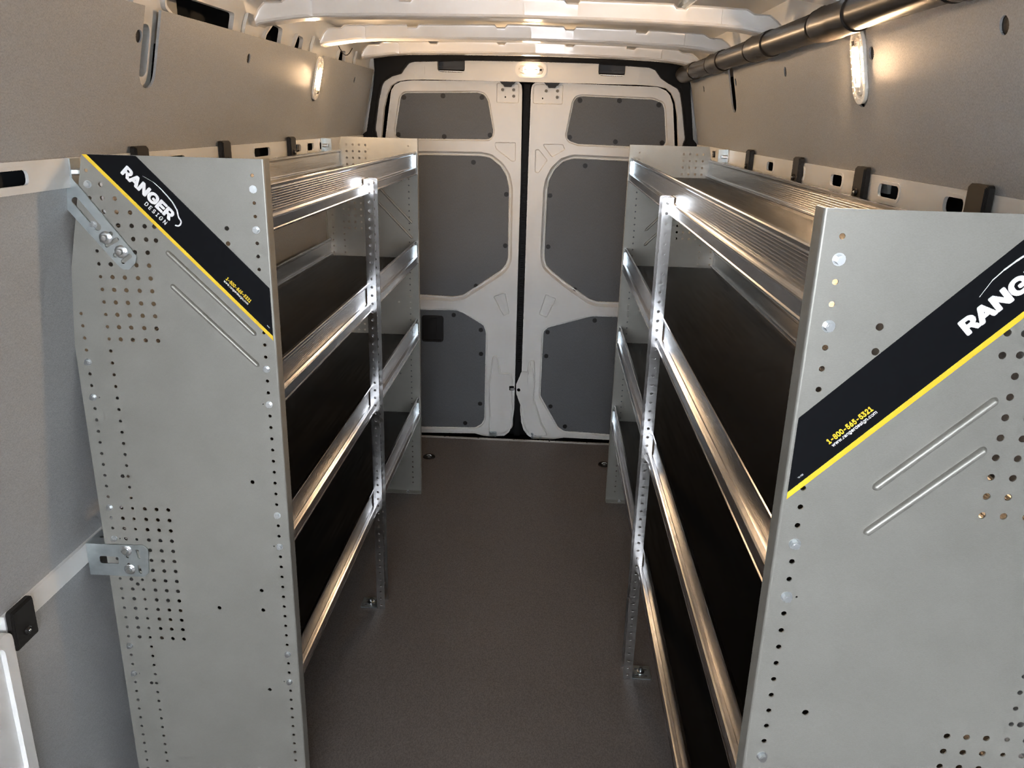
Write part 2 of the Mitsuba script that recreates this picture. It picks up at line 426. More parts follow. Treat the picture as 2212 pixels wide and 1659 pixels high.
def bevel_ring(hole, b, y_front, y_back):
    """The sloping rim from the hole grown by b at y_front down to the hole at y_back."""
    ring = np.array(hole.exterior.coords)[:-1]
    if not hole.exterior.is_ccw:
        ring = ring[::-1]
    ln = LineString(np.vstack([ring, ring[:1]]))
    N = 160
    p = np.array([ln.interpolate(i / N, normalized=True).coords[0] for i in range(N)])
    t = np.roll(p, -2, 0) - np.roll(p, 2, 0)
    t /= np.linalg.norm(t, axis=1, keepdims=True)
    o = np.stack([t[:, 1], -t[:, 0]], 1)
    prof = [(1.0, 0.0), (0.90, 0.08), (0.62, 0.62), (0.50, 0.84), (0.36, 0.86), (0.22, 0.70), (0.10, 0.72), (0.0, 1.0), (-0.15, 1.02)]
    V, F = [], []
    for a, d in prof:
        q = p + o * b * a
        V += [(x, y_front + (y_back - y_front) * d, z) for x, z in q]
    for i in range(len(prof) - 1):
        for j in range(N):
            F.append((i * N + j, i * N + (j + 1) % N, (i + 1) * N + (j + 1) % N, (i + 1) * N + j))
    v, f, _ = meshkit.arrays((V, F))
    return trimesh.Trimesh(v, f, process=False), Polygon(p + o * b)


def outline_ring(pts, r, w):
    g = rounded(Polygon(pts), r)
    return g.buffer(w / 2).difference(g.buffer(-w / 2))


DOOR = {
    'door_1': dict(
        outer=[(-0.772, -0.018), (-0.755, 1.0), (-0.705, 1.521), (-0.692, 1.61), (-0.671, 1.745), (-0.653, 1.771), (-0.623, 1.786), (-0.564, 1.793), (-0.09, 1.800), (-0.058, 1.797), (-0.045, 1.785), (-0.041, 1.76), (-0.036, 1.34), (-0.037, 0.93), (-0.036, 0.138), (-0.047, 0.043), (-0.060, 0.01), (-0.087, -0.015), (-0.17, -0.022), (-0.20, -0.020), (-0.246, -0.008), (-0.53, -0.016)],
        win=[(-0.637, 1.526), (-0.654, 1.548), (-0.653, 1.565), (-0.627, 1.713), (-0.612, 1.731), (-0.6, 1.735), (-0.254, 1.745), (-0.224, 1.738), (-0.205, 1.71), (-0.176, 1.567), (-0.187, 1.541), (-0.202, 1.533)],
        big=[(-0.58, 1.444), (-0.517, 1.448), (-0.238, 1.452), (-0.188, 1.444), (-0.138, 1.406), (-0.109, 1.362), (-0.095, 1.302), (-0.092, 0.966), (-0.092, 0.950), (-0.102, 0.92), (-0.127, 0.89), (-0.191, 0.845), (-0.32, 0.755), (-0.372, 0.745), (-0.523, 0.748), (-0.58, 0.748), (-0.64, 0.80), (-0.68, 0.90), (-0.68, 1.32), (-0.66, 1.40)],
        low=[(-0.66, 0.669), (-0.523, 0.670), (-0.352, 0.674), (-0.313, 0.659), (-0.21, 0.599), (-0.197, 0.562), (-0.198, 0.08), (-0.212, 0.046), (-0.246, 0.024), (-0.529, 0.015), (-0.69, 0.015), (-0.70, 0.6)],
        pins=[(-0.612, 1.716, 0), (-0.642, 1.543, 0), (-0.422, 1.727, 0), (-0.234, 1.725, 0), (-0.416, 1.54, 0), (-0.192, 1.553, 0), (-0.273, 1.422, 1), (-0.107, 1.272, 1), (-0.106, 1.017, 1), (-0.253, 0.804, 1), (-0.367, 0.649, 0), (-0.223, 0.574, 0), (-0.221, 0.443, 0), (-0.222, 0.162, 0), (-0.302, 0.046, 0)],
        press=[[(-0.171, 1.521), (-0.064, 1.524), (-0.062, 1.432), (-0.08, 1.429), (-0.164, 1.488)]], bead=[[(-0.163, 0.758), (-0.099, 0.78), (-0.073, 0.668), (-0.106, 0.654)]],
        studs=[(-0.135, 1.762), (-0.082, 1.762), (-0.081, 1.734)], hole=(-0.121, 1.729), hinge=-0.110, plate=(-0.165, 1.70, -0.055, 1.795)),
    'door_2': dict(
        outer=[(0.772, -0.016), (0.755, 1.0), (0.703, 1.515), (0.690, 1.62), (0.677, 1.715), (0.660, 1.755), (0.639, 1.776), (0.597, 1.791), (0.17, 1.797), (0.05, 1.800), (0.020, 1.796), (0.006, 1.785), (0.001, 1.765), (-0.001, 1.461), (-0.001, 0.94), (-0.002, 0.367), (-0.004, 0.139), (0.004, 0.07), (0.018, 0.025), (0.040, -0.005), (0.071, -0.024), (0.174, -0.024), (0.24, -0.010), (0.474, -0.012)],
        win=[(0.207, 1.717), (0.221, 1.736), (0.244, 1.741), (0.584, 1.734), (0.627, 1.719), (0.639, 1.691), (0.659, 1.543), (0.644, 1.521), (0.62, 1.517), (0.238, 1.523), (0.194, 1.536), (0.181, 1.559)],
        big=[(0.56, 1.446), (0.476, 1.448), (0.217, 1.452), (0.169, 1.436), (0.128, 1.396), (0.105, 1.345), (0.098, 1.300), (0.096, 0.998), (0.098, 0.959), (0.109, 0.924), (0.136, 0.896), (0.202, 0.846), (0.335, 0.758), (0.375, 0.745), (0.468, 0.746), (0.58, 0.746), (0.64, 0.80), (0.68, 0.90), (0.68, 1.32), (0.65, 1.40)],
        low=[(0.66, 0.669), (0.473, 0.670), (0.353, 0.669), (0.128, 0.6), (0.106, 0.578), (0.103, 0.223), (0.205, 0.047), (0.237, 0.025), (0.472, 0.017), (0.69, 0.015), (0.70, 0.6)],
        pins=[(0.236, 1.723, 0), (0.424, 1.726, 0), (0.612, 1.712, 0), (0.195, 1.553, 0), (0.417, 1.538, 0), (0.642, 1.539, 0), (0.278, 1.421, 1), (0.111, 1.273, 1), (0.112, 1.019, 1), (0.258, 0.803, 1), (0.369, 0.648, 0), (0.127, 0.576, 0), (0.125, 0.445, 0), (0.159, 0.164, 0), (0.242, 0.051, 0)],
        press=[[(0.058, 1.521), (0.165, 1.521), (0.179, 1.495), (0.113, 1.455)], [(0.029, 1.494), (0.05, 1.494), (0.095, 1.443), (0.051, 1.379), (0.03, 1.384)]], bead=[[(0.108, 0.781), (0.165, 0.759), (0.12, 0.652), (0.077, 0.671)]],
        studs=[(0.073, 1.761), (0.127, 1.762), (0.127, 1.734)], hole=(0.057, 1.727), hinge=0.100, plate=(0.010, 1.70, 0.155, 1.795)),
}
DEPTH = {'win': 0.010, 'big': 0.026, 'low': 0.010}
BEV = {'win': 0.009, 'big': 0.022, 'low': 0.009}
pin = mikit.ply(cat([trimesh.creation.cylinder(0.0115, 0.004, sections=18), trimesh.creation.cylinder(0.008, 0.007, sections=18)]), 'black_plastic', smooth=30)
ROTX = T().rotate([1, 0, 0], 90)
for nm, D in DOOR.items():
    struct(nm, 'white painted rear door with three grey liner panels')
    body = rounded(Polygon(D['outer']), 0.006)
    meshes, cutouts = [], []
    for part in ('win', 'big', 'low'):
        h = rounded(Polygon(D[part]), 0.016)
        m, grown = bevel_ring(h, BEV[part], YD, YD + DEPTH[part])
        meshes.append((m, True))
        cutouts.append(grown)
        put('liner_panel', ext_y(h.buffer(0.0035), YD + DEPTH[part] - 0.0005, YD + DEPTH[part] + 0.006), 'door_liner', nm,
            label={'win': 'dark grey panel filling the window', 'big': 'large dark grey middle panel', 'low': 'dark grey lower panel'}[part])
    face = body.difference(unary_union(cutouts))
    hx, hz = D['hole']
    face = face.difference(Point(hx, hz).buffer(0.0035))
    a, b, c, d = D['plate']
    parts = []
    for g in D['press'] + D['bead'] + [[(a, b), (c, b), (c, d - 0.002), (a, d - 0.002)]]:
        g = rounded(Polygon(g), 0.008)
        m, grown = bevel_ring(g.buffer(-0.006), 0.005, YD, YD + 0.006)
        floor = ext_y(g.buffer(-0.0055).difference(Point(hx, hz).buffer(0.0035)), YD + 0.0058, YD + 0.007)
        face = face.difference(grown)
        parts += [m, floor]
    parts += [ext_y(face, YD, YD + 0.03), ext_y(body.difference(body.buffer(-0.008)), YD - 0.002, YD)]
    for g in D['bead']:
        c = [((g[0][0] + g[1][0]) / 2, (g[0][1] + g[1][1]) / 2), ((g[2][0] + g[3][0]) / 2, (g[2][1] + g[3][1]) / 2)]
        parts.append(ext_y(LineString(c).buffer(0.0018), YD + 0.001, YD + 0.006))
    # the pressed swelling around the lock
    sx = -0.045 if nm == 'door_1' else 0.004
    if nm == 'door_1':
        sw = rounded(Polygon([(-0.152, 0.44), (-0.140, 0.46), (-0.118, 0.34), (-0.060, 0.34), (-0.050, 0.30), (-0.050, 0.04), (-0.09, 0.0), (-0.165, 0.0), (-0.168, 0.30)]), 0.01)
    else:
        sw = rounded(Polygon([(0.010, 0.34), (0.030, 0.34), (0.050, 0.44), (0.058, 0.45), (0.066, 0.30), (0.066, 0.20), (0.11, 0.07), (0.15, 0.0), (0.06, 0.0), (0.022, 0.05), (0.008, 0.12)]), 0.008)
    sw = sw.buffer(-0.004)
    parts += [bevel_ring(sw, 0.012, YD + 0.001, YD - 0.009)[0], ext_y(sw, YD - 0.009, YD - 0.008)]
    put('door_skin', cat(parts), 'white_paint', nm, smooth=False)
    put('panel_rim', cat([m for m, _ in meshes]), 'white_paint', nm, smooth=40, label='rounded white rims around the liner panels')
    for x, z, deep in D['pins']:
        copy('fastener', pin, nm, T().translate([x, YD + (DEPTH['big'] if deep else DEPTH['win']) - 0.001, z]) @ ROTX)
    for x, z in D['studs']:
        put('hinge_stud', ext_y(Point(x, z).buffer(0.007), YD - 0.001, YD + 0.006), 'stud_grey', nm)
    hx = D['hinge']
    put('latch_hook', cat([ext_y(Polygon([(hx - .037, 1.797), (hx + .037, 1.797), (hx + .027, 1.785), (hx - .027, 1.785)]), YD - 0.02, YD - 0.002),
                           ext_y(rounded(Polygon([(hx - .024, 1.787), (hx + .024, 1.787), (hx + .016, 1.774), (hx - .016, 1.774)]), .003), YD - 0.012, YD - 0.003)]), 'black_plastic', nm)
# lock pieces
put('latch', cat([ext_y(rbox(-0.066, 0.252, -0.040, 0.276, 0.003), YD - 0.0095, YD - 0.008)]), 'dark_gap', 'door_1', label='black latch slot')
put('latch_bolt', bx(-0.060, -0.034, YD - 0.016, YD - 0.0095, 0.258, 0.266), 'bright_steel', 'door_1')
lp = rounded(Polygon([(-0.003, 0.36), (0.030, 0.36), (0.031, 0.172), (-0.003, 0.172), (-0.027, 0.236), (-0.029, 0.288), (-0.012, 0.332)]), 0.003).difference(Point(-0.015, 0.257).buffer(0.0095))
put('strike_plate', ext_y(lp, YD - 0.014, YD - 0.009), 'white_paint', 'door_2', label='white strike plate reaching over the gap')
put('strike_hole', ext_y(Point(-0.015, 0.257).buffer(0.011), YD - 0.009, YD - 0.008), 'dark_gap', 'door_2')
put('hinge_bracket', cat([ext_y(rbox(-0.168, -0.016, -0.128, 0.012, 0.003), YD - 0.018, YD - 0.009)] + [ext_y(Point(x, 0.004).buffer(0.005), YD - 0.022, YD - 0.018) for x in (-0.158, -0.138)]), 'zinc', 'door_1')
put('hinge_bracket', cat([ext_y(Point(x, z).buffer(0.007), YD - 0.014, YD - 0.009) for x, z in ((0.066, 0.006), (0.066, -0.012), (0.112, -0.012))]), 'zinc', 'door_2')
# recessed handle of the left door
hr = rbox(-0.535, 0.502, -0.421, 0.643, 0.014)
put('handle', cat([ext_y(hr.difference(hr.buffer(-0.010)), YD - 0.002, YD + 0.012), ext_y(hr, YD + 0.0075, YD + 0.0085), ext_y(rbox(-0.480, 0.515, -0.455, 0.63, 0.005), YD + 0.001, YD + 0.0076)]), 'black_plastic', 'door_1', label='black recessed pull handle')
# rubber seal between the doors
seal = [ext_y(box(-0.034, -0.02, -0.004, 1.79), YD + 0.02, YD + 0.03)]
put('door_seal', cat(seal + [bx(-0.026, -0.010, YD + 0.012, YD + 0.021, z, z + 0.006) for z in np.arange(0.40, 1.77, 0.012)]), 'black_trim', 'door_2', label='black ribbed rubber seal in the gap')

# ------------------------------------------------------------------ shelving units
BOLTS = (1, 4, 15, 18, 28, 31, 42, 45)
R_S, R_B = 0.0035, 0.0045


def hole_list(long_ribs, first):
    """(inches from the front column, row, radius) of the open holes."""
    h = [(0, r, R_S) for r in range(59) if r not in BOLTS]
    h += [(14.57, r, R_S) for r in range(11, 59) if r not in BOLTS]
    h += [(12.57, r, R_S) for r in range(59) if r not in (1, 4)]
    for u, rs in ((11.63, range(1, 14)), (10.65, range(2, 14)), (9.6, range(3, 14)), (8.6, range(4, 14))):
        h += [(u, r, R_B) for r in rs]
    h += [(7.84, 4, R_B), (7.84, 5.05, R_B), (2.25, 3.95, R_B), (2.25, 5.1, R_B)]
    for u in (13.55, 11.5, 10.48, 9.46):
        h += [(u, r, R_B) for r in range(first, 42)]
    h += [(13.04, 25, R_B), (1.92, 25, R_B), (13.04, 35.48, R_B), (1.92, 35.48, R_B), (1.92, 37.48, R_B), (5.87, 37.48, R_B), (13.04, 46, R_B), (1.92, 46, R_B)]
    h += [(u, r, 0.0014) for u in (14.06, 0.5) for r in (18, 31, 45)]
    return h


def far_hole_list(first):
    h = [(0.7, r, R_S) for r in range(59)] + [(13.2, r, R_S) for r in range(11, 59)] + [(11.35, r, R_S) for r in range(9, 59)]
    h += [(u, r, R_B) for u in (7.5, 8.5, 9.5, 10.5) for r in list(range(14)) + list(range(first, 42))]
    return h + [(2.6, r, R_B) for r in (25, 35.5, 37.5, 46)]


hexbolt = cat([trimesh.creation.cylinder(0.0074, 0.0018, sections=24), trimesh.creation.cylinder(0.0054, 0.0075, sections=6).apply_translation((0, 0, 0.003)), trimesh.creation.cylinder(0.0034, 0.0082, sections=16).apply_translation((0, 0, 0.0032))])
BOLT = mikit.ply(hexbolt, 'bolt_zinc', smooth=25)
carriage = trimesh.creation.revolve(np.array([(0, 0), (0.0125, 0), (0.0128, 0.0015), (0.0105, 0.003), (0.0085, 0.0034), (0.006, 0.0036), (0.006, 0.008), (0.005, 0.0095), (0, 0.010)]), sections=24)
BIGBOLT = mikit.ply(carriage, 'bolt_zinc', smooth=35)
FACE_Y = T().rotate([1, 0, 0], 90)          # local +z to world -y


def lettering(text, cap, width, heavy=0.0, bold=True, shear=0.0, sp=0.0):
    """The flat outline of a line of text, cap metres tall and width metres long, from the origin."""
    def shape(s):
        m = meshkit.text_mesh(s, cap, 0.001, bold=bold)
        tri = m.triangles[(m.face_normals[:, 2] > 0.9)][:, :, :2]
        return unary_union([Polygon(t).buffer(1e-6) for t in tri if abs((t[1][0] - t[0][0]) * (t[2][1] - t[0][1]) - (t[1][1] - t[0][1]) * (t[2][0] - t[0][0])) > 1e-12]).buffer(-1e-6)
    if sp:
        out, x = [], 0.0
        for ch in text:
            s = shape(ch)
            a = s.bounds
            out.append(affinity.translate(s, x - a[0], 0))
            x += a[2] - a[0] + sp
        g = unary_union(out)
    else:
        g = shape(text)
    if heavy:
        g = g.buffer(heavy * cap, join_style=2)
    x0, y0, x1, y1 = g.bounds
    g = affinity.translate(g, -x0, 0)
    g = affinity.affine_transform(g, [width / (x1 - x0), shear, 0, 1, 0, 0])
    return g.simplify(cap * 0.004)


RANGER = lettering('RANGER', 0.0176, 0.122, heavy=0.06)
DESIGN = lettering('DESIGN', 0.0078, 0.0525, bold=True, sp=0.0038)
PHONE = lettering('1-800-565-5321', 0.0064, 0.0637, heavy=0.045)
URL = lettering('www.rangerdesign.com', 0.0042, 0.0640, bold=False, heavy=0.03)
SMALL = lettering('TS-712', 0.0017, 0.0075)
SWOOSH = [(0.1085, 0.0550), (0.1294, 0.0612), (0.1450, 0.0622), (0.1598, 0.0616), (0.1782, 0.0596), (0.1938, 0.0545), (0.2010, 0.0490), (0.2053, 0.0460), (0.2110, 0.0448), (0.2142, 0.0425), (0.2160, 0.0375), (0.2150, 0.0330), (0.2105, 0.0300)]


def swoosh():
    w = np.interp(np.linspace(0, 1, 13), [0, .2, .5, .8, 1], [0.0002, 0.0010, 0.0014, 0.0014, 0.0013])
    return unary_union([LineString([a, b]).buffer(r) for a, b, r in zip(SWOOSH[:-1], SWOOSH[1:], w)])


SW = swoosh()


def capsule_bead(p, q, r, h, side_y, y):
    """A pressed bead between two points (x, z) on the face at y, rising h towards side_y."""
    p, q = np.array(p), np.array(q)
    e = (q - p) / np.linalg.norm(q - p)
    o = np.array([-e[1], e[0]])
    L = np.linalg.norm(q - p)
    V, F, rings = [], [], []
    for t in np.linspace(0, 1, 15):
        pass
    st = [(-r, 0.0), (-0.9 * r, 0.35), (-0.5 * r, 0.75), (0, 1.0), (L, 1.0), (L + 0.5 * r, 0.75), (L + 0.9 * r, 0.35), (L + r, 0.0)]
    a = np.linspace(0, np.pi, 11)
    for s, k in st:
        for t in a:
            c = p + e * s + o * r * max(k, 0.02) * math.cos(t)
            V.append((c[0], y + side_y * h * max(k, 0.0) * math.sin(t) ** 0.8, c[1]))
    n = len(a)
    for i in range(len(st) - 1):
        for j in range(n - 1):
            F.append((i * n + j, i * n + j + 1, (i + 1) * n + j + 1, (i + 1) * n + j))
    v, f, _ = meshkit.arrays((V, F))
    return trimesh.Trimesh(v, f, process=False)


def lip_mesh(s, xf, zb, y0, y1, inward=False):
    """An extruded aluminium shelf lip along y with fine length-wise ribs. xf: |x| of its front, depth towards the wall (or the aisle, inward)."""
    prof = [(0.002, 0.0), (0.0, 0.002), (0.0, 0.004), (0.0016, 0.006), (0.0016, 0.024), (0.0004, 0.026), (0.0008, 0.028), (0.004, 0.0293), (0.011, 0.0300)]
    z = 0.033
    while z < 0.074:
        prof += [(0.0118, z), (0.0118, z + 0.0034), (0.01196, z + 0.0038), (0.01196, z + 0.0048)]
        z += 0.0052
    prof += [(0.0118, 0.0765), (0.0095, 0.0800), (0.0075, 0.0815), (0.0075, 0.0865), (0.0090, 0.0885), (0.0150, 0.0885), (0.0160, 0.0870), (0.0160, 0.014), (0.034, 0.0135), (0.034, 0.0105), (0.0160, 0.010), (0.0160, 0.0)]
    prof.append(prof[0])
    per = np.concatenate([[0], np.cumsum(np.linalg.norm(np.diff(np.array(prof), axis=0), axis=1))])
    d = -1 if inward else 1
    V, F, UV = [], [], []
    ny = 9
    yy = np.linspace(y0, y1, ny)
    for i in range(len(prof) - 1):
        for j in range(ny - 1):
            b = len(V)
            for (q, w), y in (((prof[i], per[i]), yy[j]), ((prof[i + 1], per[i + 1]), yy[j]), ((prof[i + 1], per[i + 1]), yy[j + 1]), ((prof[i], per[i]), yy[j + 1])):
                V.append((s * (xf + d * q[0]), y, zb + q[1]))
                UV.append((y, w))
            F.append((b, b + 1, b + 2, b + 3))
    pl = Polygon(prof)
    caps = []
    for y in (y0, y1):
        tri_v, tri_f = trimesh.creation.triangulate_polygon(pl, engine='earcut')
        o = len(V)
        for a, c in tri_v:
            V.append((s * (xf + d * a), y, zb + c))
            UV.append((y, c))
        caps += [(o + f[0], o + f[1], o + f[2], o + f[2]) for f in tri_f]
    F = np.array(F + caps)
    v = np.array(V)
    tri = np.vstack([F[:, [0, 1, 2]], F[F[:, 2] != F[:, 3]][:, [0, 2, 3]]])
    return trimesh.Trimesh(v, tri, process=False), np.array(UV)


def post_mesh(s, y):
    out = []
    xin, xout = 0.400, 0.428
    for y0 in (y, y + 0.060):
        g = rbox(xin, 0.0, xout, 1.452, 0.006)
        g = unary_union([g, box(xout - 0.006, 0.0, xout, 1.452), box(xin, 0, xout, 0.02)])
        for k in range(57):
            g = g.difference(Point(0.413, 0.016 + k * PITCH).buffer(0.0042, quad_segs=3))
        g = affinity.scale(g, s, 1, origin=(0, 0))
        out.append(ext_y(g, y0 if y0 == y else y0 - 0.0025, y0 + 0.0025 if y0 == y else y0))
    out.append(bx(s * (xout - 0.0025), s * xout, y, y + 0.06, 0.0, 1.452))
    return cat(out)


def strap_bracket(y, s):
    g = rounded(Polygon([(-0.812, 1.520), (-0.801, 1.519), (-0.681, 1.357), (-0.685, 1.343), (-0.699, 1.33), (-0.711, 1.33), (-0.722, 1.34), (-0.820, 1.460)]), 0.004)
    g = g.difference(LineString([(-0.787, 1.459), (-0.751, 1.411)]).buffer(0.0072))
    for a, b in (((-0.738, 1.376), (-0.716, 1.388)), ((-0.746, 1.385), (-0.726, 1.399)), ((-0.710, 1.345), (-0.694, 1.357)), ((-0.724, 1.357), (-0.704, 1.371))):
        g = g.difference(LineString([a, b]).buffer(0.0042))
    g = affinity.scale(g, -s, 1, origin=(0, 0))
    return g


for s, ya, yb, side, first in ((-1, 1.518, 3.295, 'left', 28), (1, 0.9005, 3.295, 'right', 26)):
    U = holder('shelving_unit')
    thing(U, 'grey steel shelving unit along the left wall, the shorter of the two' if s < 0 else 'longer grey steel shelving unit along the right wall, under the black roof tube', 'shelving unit', 'shelving units along the van walls')
    for end, y, d in ((0, ya, 1), (1, yb, -1)):         # d: the way the flanges point, into the unit
        P = holder(U + '__end_panel')
        bt, bl = (0.766, 0.835) if end == 0 else (0.730, 0.800)
        face = Polygon([(0.4215, 0.0), (0.4215, 1.546), (bt, 1.546), (bl, 1.257), (bl, 0.0)])
        hs = [Point(0.4418 + u * PITCH, Z0 - r * PITCH).buffer(rad, quad_segs=3) for u, r, rad in (hole_list(s < 0, first) if end == 0 else far_hole_list(first))]
        face = face.difference(unary_union(hs))
        face = affinity.scale(face, s, 1, origin=(0, 0))
        t = 0.002
        m = [ext_y(face, y if d > 0 else y - 0.0, y + t if d > 0 else y + t)]
        arc = [(0.4215 - 0.0035 * math.sin(a), 0.0035 - 0.0035 * math.cos(a)) for a in np.linspace(0, math.pi / 2, 6)]
        prof = Polygon(arc + [(0.418, 0.030), (0.420, 0.030), (0.4205, 0.005), (0.4215, 0.002)])
        yy = (lambda v: y + v) if d > 0 else (lambda v: y + t - v)
        fl = remap(ext(prof, 1.546), (lambda v: s * v[:, 0], lambda v: yy(v[:, 1]), lambda v: v[:, 2]), (s * d) < 0)
        bot = bx(s * 0.420, s * bl, min(y, y + d * 0.032), max(y, y + d * 0.032), 0.0, 0.002)
        back = bx(s * (bl - 0.002), s * bl, min(y, y + d * 0.025), max(y, y + d * 0.025), 0.0, 1.257)
        scene[P] = mikit.ply(cat([m[0], fl, bot, back]), 'panel_steel', smooth=25)
        labels[P] = {'label': ('perforated grey end panel with a black and yellow sticker' if end == 0 else 'perforated grey end panel by the rear doors')}
        out_y = -1 if end == 0 else -1
        yo = y                                       # the side the camera sees
        ribs = (((6.98, 5.95), (0.76, 12.09)), ((6.9, 8.55), (0.72, 14.65))) if s < 0 else (((7.92, 7.21), (3.39, 11.74)), ((7.92, 9.65), (3.35, 14.14)))
        if end == 1:
            ribs = (((6.98, 4.95), (0.3, 11.8)), ((6.9, 7.5), (0.3, 14.3))) if s < 0 else (((6.98, 7.2), (2.61, 11.81)), ((6.98, 9.7), (2.61, 14.14)))
        for a, b in ribs:
            p = [(s * (0.4418 + u * PITCH), Z0 - r * PITCH) for u, r in (a, b)]
            put('embossed_rib', capsule_bead(p[0], p[1], 0.0050, 0.0062, out_y, yo), 'panel_steel', P, smooth=50)
        if end == 0:
            for r in BOLTS:
                for u in (0, 12.57 if r < 10 else 14.57):
                    copy('bolt', BOLT, P, T().translate([s * (0.4418 + u * PITCH), y, Z0 - r * PITCH]) @ FACE_Y @ T().rotate([0, 0, 1], 17 * r % 60))
            # sticker: black band, yellow edge, lettering; along the band from the wall side (left unit) or from the aisle side (right unit)
            A, B = np.array([s * 0.767, 1.548]), np.array([s * 0.425, 1.198])
            org = A if s < 0 else B
            e1 = (B - A) if s < 0 else (A - B)
            L = np.linalg.norm(e1)
            e1 = e1 / L
            e2 = np.array([-e1[1], e1[0]])

            def on_band(g):
                return affinity.affine_transform(g, [e1[0], e2[0], e1[1], e2[1], org[0], org[1]])
            lim = affinity.scale(Polygon([(0.4235, 0.5), (0.4235, 1.5455), (0.7655, 1.5455), (0.80, 1.40), (0.80, 0.5)]), s, 1, origin=(0, 0))
            put('decal', ext_y(on_band(box(-0.1, 0.006, L + 0.1, 0.0736)).intersection(lim), y - 0.0005, y), 'decal_black', P, label='black sticker band')
            put('yellow_stripe', ext_y(on_band(box(-0.1, -0.0005, L + 0.1, 0.0062)).intersection(lim), y - 0.0006, y), 'decal_yellow', P, label='yellow stripe along the sticker')
            if s < 0:
                spots = [(RANGER, 0.0750, 0.0290, 'decal_white'), (DESIGN, 0.1434, 0.0155, 'decal_white'), (SW, 0, 0, 'decal_white'), (PHONE, 0.3450, 0.0226, 'decal_yellow'), (URL, 0.3445, 0.0163, 'decal_white'), (SMALL, 0.462, 0.013, 'decal_white')]
            else:
                ds = 0.198
                spots = [(RANGER, 0.0735 + ds, 0.0255, 'decal_white'), (DESIGN, 0.1434 + ds, 0.0120, 'decal_white'), (SW, ds, -0.002, 'decal_white'), (PHONE, 0.0790, 0.0232, 'decal_yellow'), (URL, 0.0800, 0.0172, 'decal_white'), (SMALL, 0.025, 0.012, 'decal_white')]
            for g, a, b, mat in spots:
                put('lettering', ext_y(on_band(affinity.translate(g, a, b)), y - 0.0011, y - 0.0003), mat, P, label='yellow phone number' if mat == 'decal_yellow' else 'white lettering')
        else:
            for u in (0, 12.57):
                for r in (1, 4):
                    pass
            for x in (0.48, 0.80):
                copy('bolt', BOLT, P, T().translate([s * x, y - 0.016, 0.003]))
    # shelves
    for i, (r1, r4) in enumerate(((1, 4), (15, 18), (28, 31), (42, 45))):
        S = holder(U + '__shelf')
        zb = Z0 - r4 * PITCH - 0.006
        xb = 0.724 if i == 0 else 0.778
        labels[S] = {'label': ['top shelf', 'second shelf from the top', 'third shelf from the top', 'lowest shelf'][i] + ' with a black tray between aluminium lips'}
        m, uv = lip_mesh(s, 0.4195, zb, ya + 0.004, yb - 0.002)
        put('front_lip', m, 'aluminium', S, uv=uv, label='ribbed aluminium front lip')
        m, uv = lip_mesh(s, xb, zb, ya + 0.004, yb - 0.002, inward=False)
        put('back_lip', m, 'aluminium', S, uv=uv, label='ribbed aluminium back lip')
        scene[S + '__tray'] = mikit.ply(bx(s * 0.434, s * (xb + 0.003), ya + 0.004, yb - 0.002, zb + 0.0136, zb + 0.0176), 'tray')
        labels[S + '__tray'] = {'label': 'black shelf tray'}
        # the bent ear by which the lip is screwed to the far panel
        put('lip_ear', cat([ext_y(affinity.scale(box(0.4215, zb + 0.028, 0.4315, zb + 0.076), s, 1, origin=(0, 0)), yb - 0.040, yb - 0.0375), bx(s * 0.4285, s * 0.431, yb - 0.040, yb - 0.004, zb + 0.030, zb + 0.074)]), 'zinc', S)
    # the middle post
    yp = 2.367 if s < 0 else 2.068
    Q = put('post', post_mesh(s, yp), 'bright_steel', U, label='perforated channel post standing in front of the shelves')
    plate = rbox(0.428, yp, 0.487, yp + 0.062, 0.004)
    for yy0 in (yp + 0.016, yp + 0.045):
        plate = plate.difference(rbox(0.438, yy0 - 0.004, 0.450, yy0 + 0.004, 0.0038)).difference(rbox(0.466, yy0 - 0.004, 0.478, yy0 + 0.004, 0.0038))
    plate = affinity.scale(plate, s, 1, origin=(0, 0))
    put('base_plate', ext_z(plate, 0.0005, 0.004), 'zinc', Q, label='slotted base plate')
    copy('bolt', BIGBOLT, Q, T().translate([s * 0.457, yp + 0.033, 0.004]))
    copy('bolt', BOLT, Q, T().translate([s * 0.457, yp + 0.033, 0.012]))
    # brackets to the wall
    for yk, dy in (((ya, -1), (yb, -1)) if s < 0 else ((yb, -1),)):
        W = holder(U + '__wall_bracket')
        g = strap_bracket(yk, s)
        if yk == ya:
            y0, y1 = yk - 0.005, yk - 0.0022
            m = [ext_y(g, y0, y1), ext_y(affinity.scale(Polygon([(0.800, 1.541), (0.807, 1.541), (0.816, 1.470), (0.809, 1.500)]), s, 1, origin=(0, 0)), y0 - 0.0, y1)]
            m.append(bx(s * 0.7885, s * 0.7915, yk - 0.003, yk + 0.030, 1.485, 1.537))
            scene[W] = mikit.ply(cat(m), 'zinc')
            for x, z in ((0.737, 1.391), (0.710, 1.365)):
                copy('bolt', BIGBOLT, W, T().translate([s * x, y0, z]) @ FACE_Y)
            b = put('wall_bolt', tube([(s * 0.775, yk + 0.014, 1.512), (s * 0.792, yk + 0.014, 1.512)], 0.007, 6), 'bolt_zinc', W)
            labels[W] = {'label': 'slotted diagonal strap bracket bolted to the top rail'}
        else:
            m = [bx(s * 0.760, s * 0.7905, yk - 0.034, yk - 0.031, 1.490, 1.538), bx(s * 0.7875, s * 0.7905, yk - 0.075, yk - 0.032, 1.487, 1.540)]
            scene[W] = mikit.ply(cat(m), 'zinc')
            for yy0 in (yk - 0.05, yk - 0.065):
                put('wall_bolt', tube([(s * 0.770, yy0, 1.512), (s * 0.788, yy0, 1.512)], 0.006, 6), 'bolt_zinc', W)
            labels[W] = {'label': 'small bright bracket at the top rail by the rear doors'}
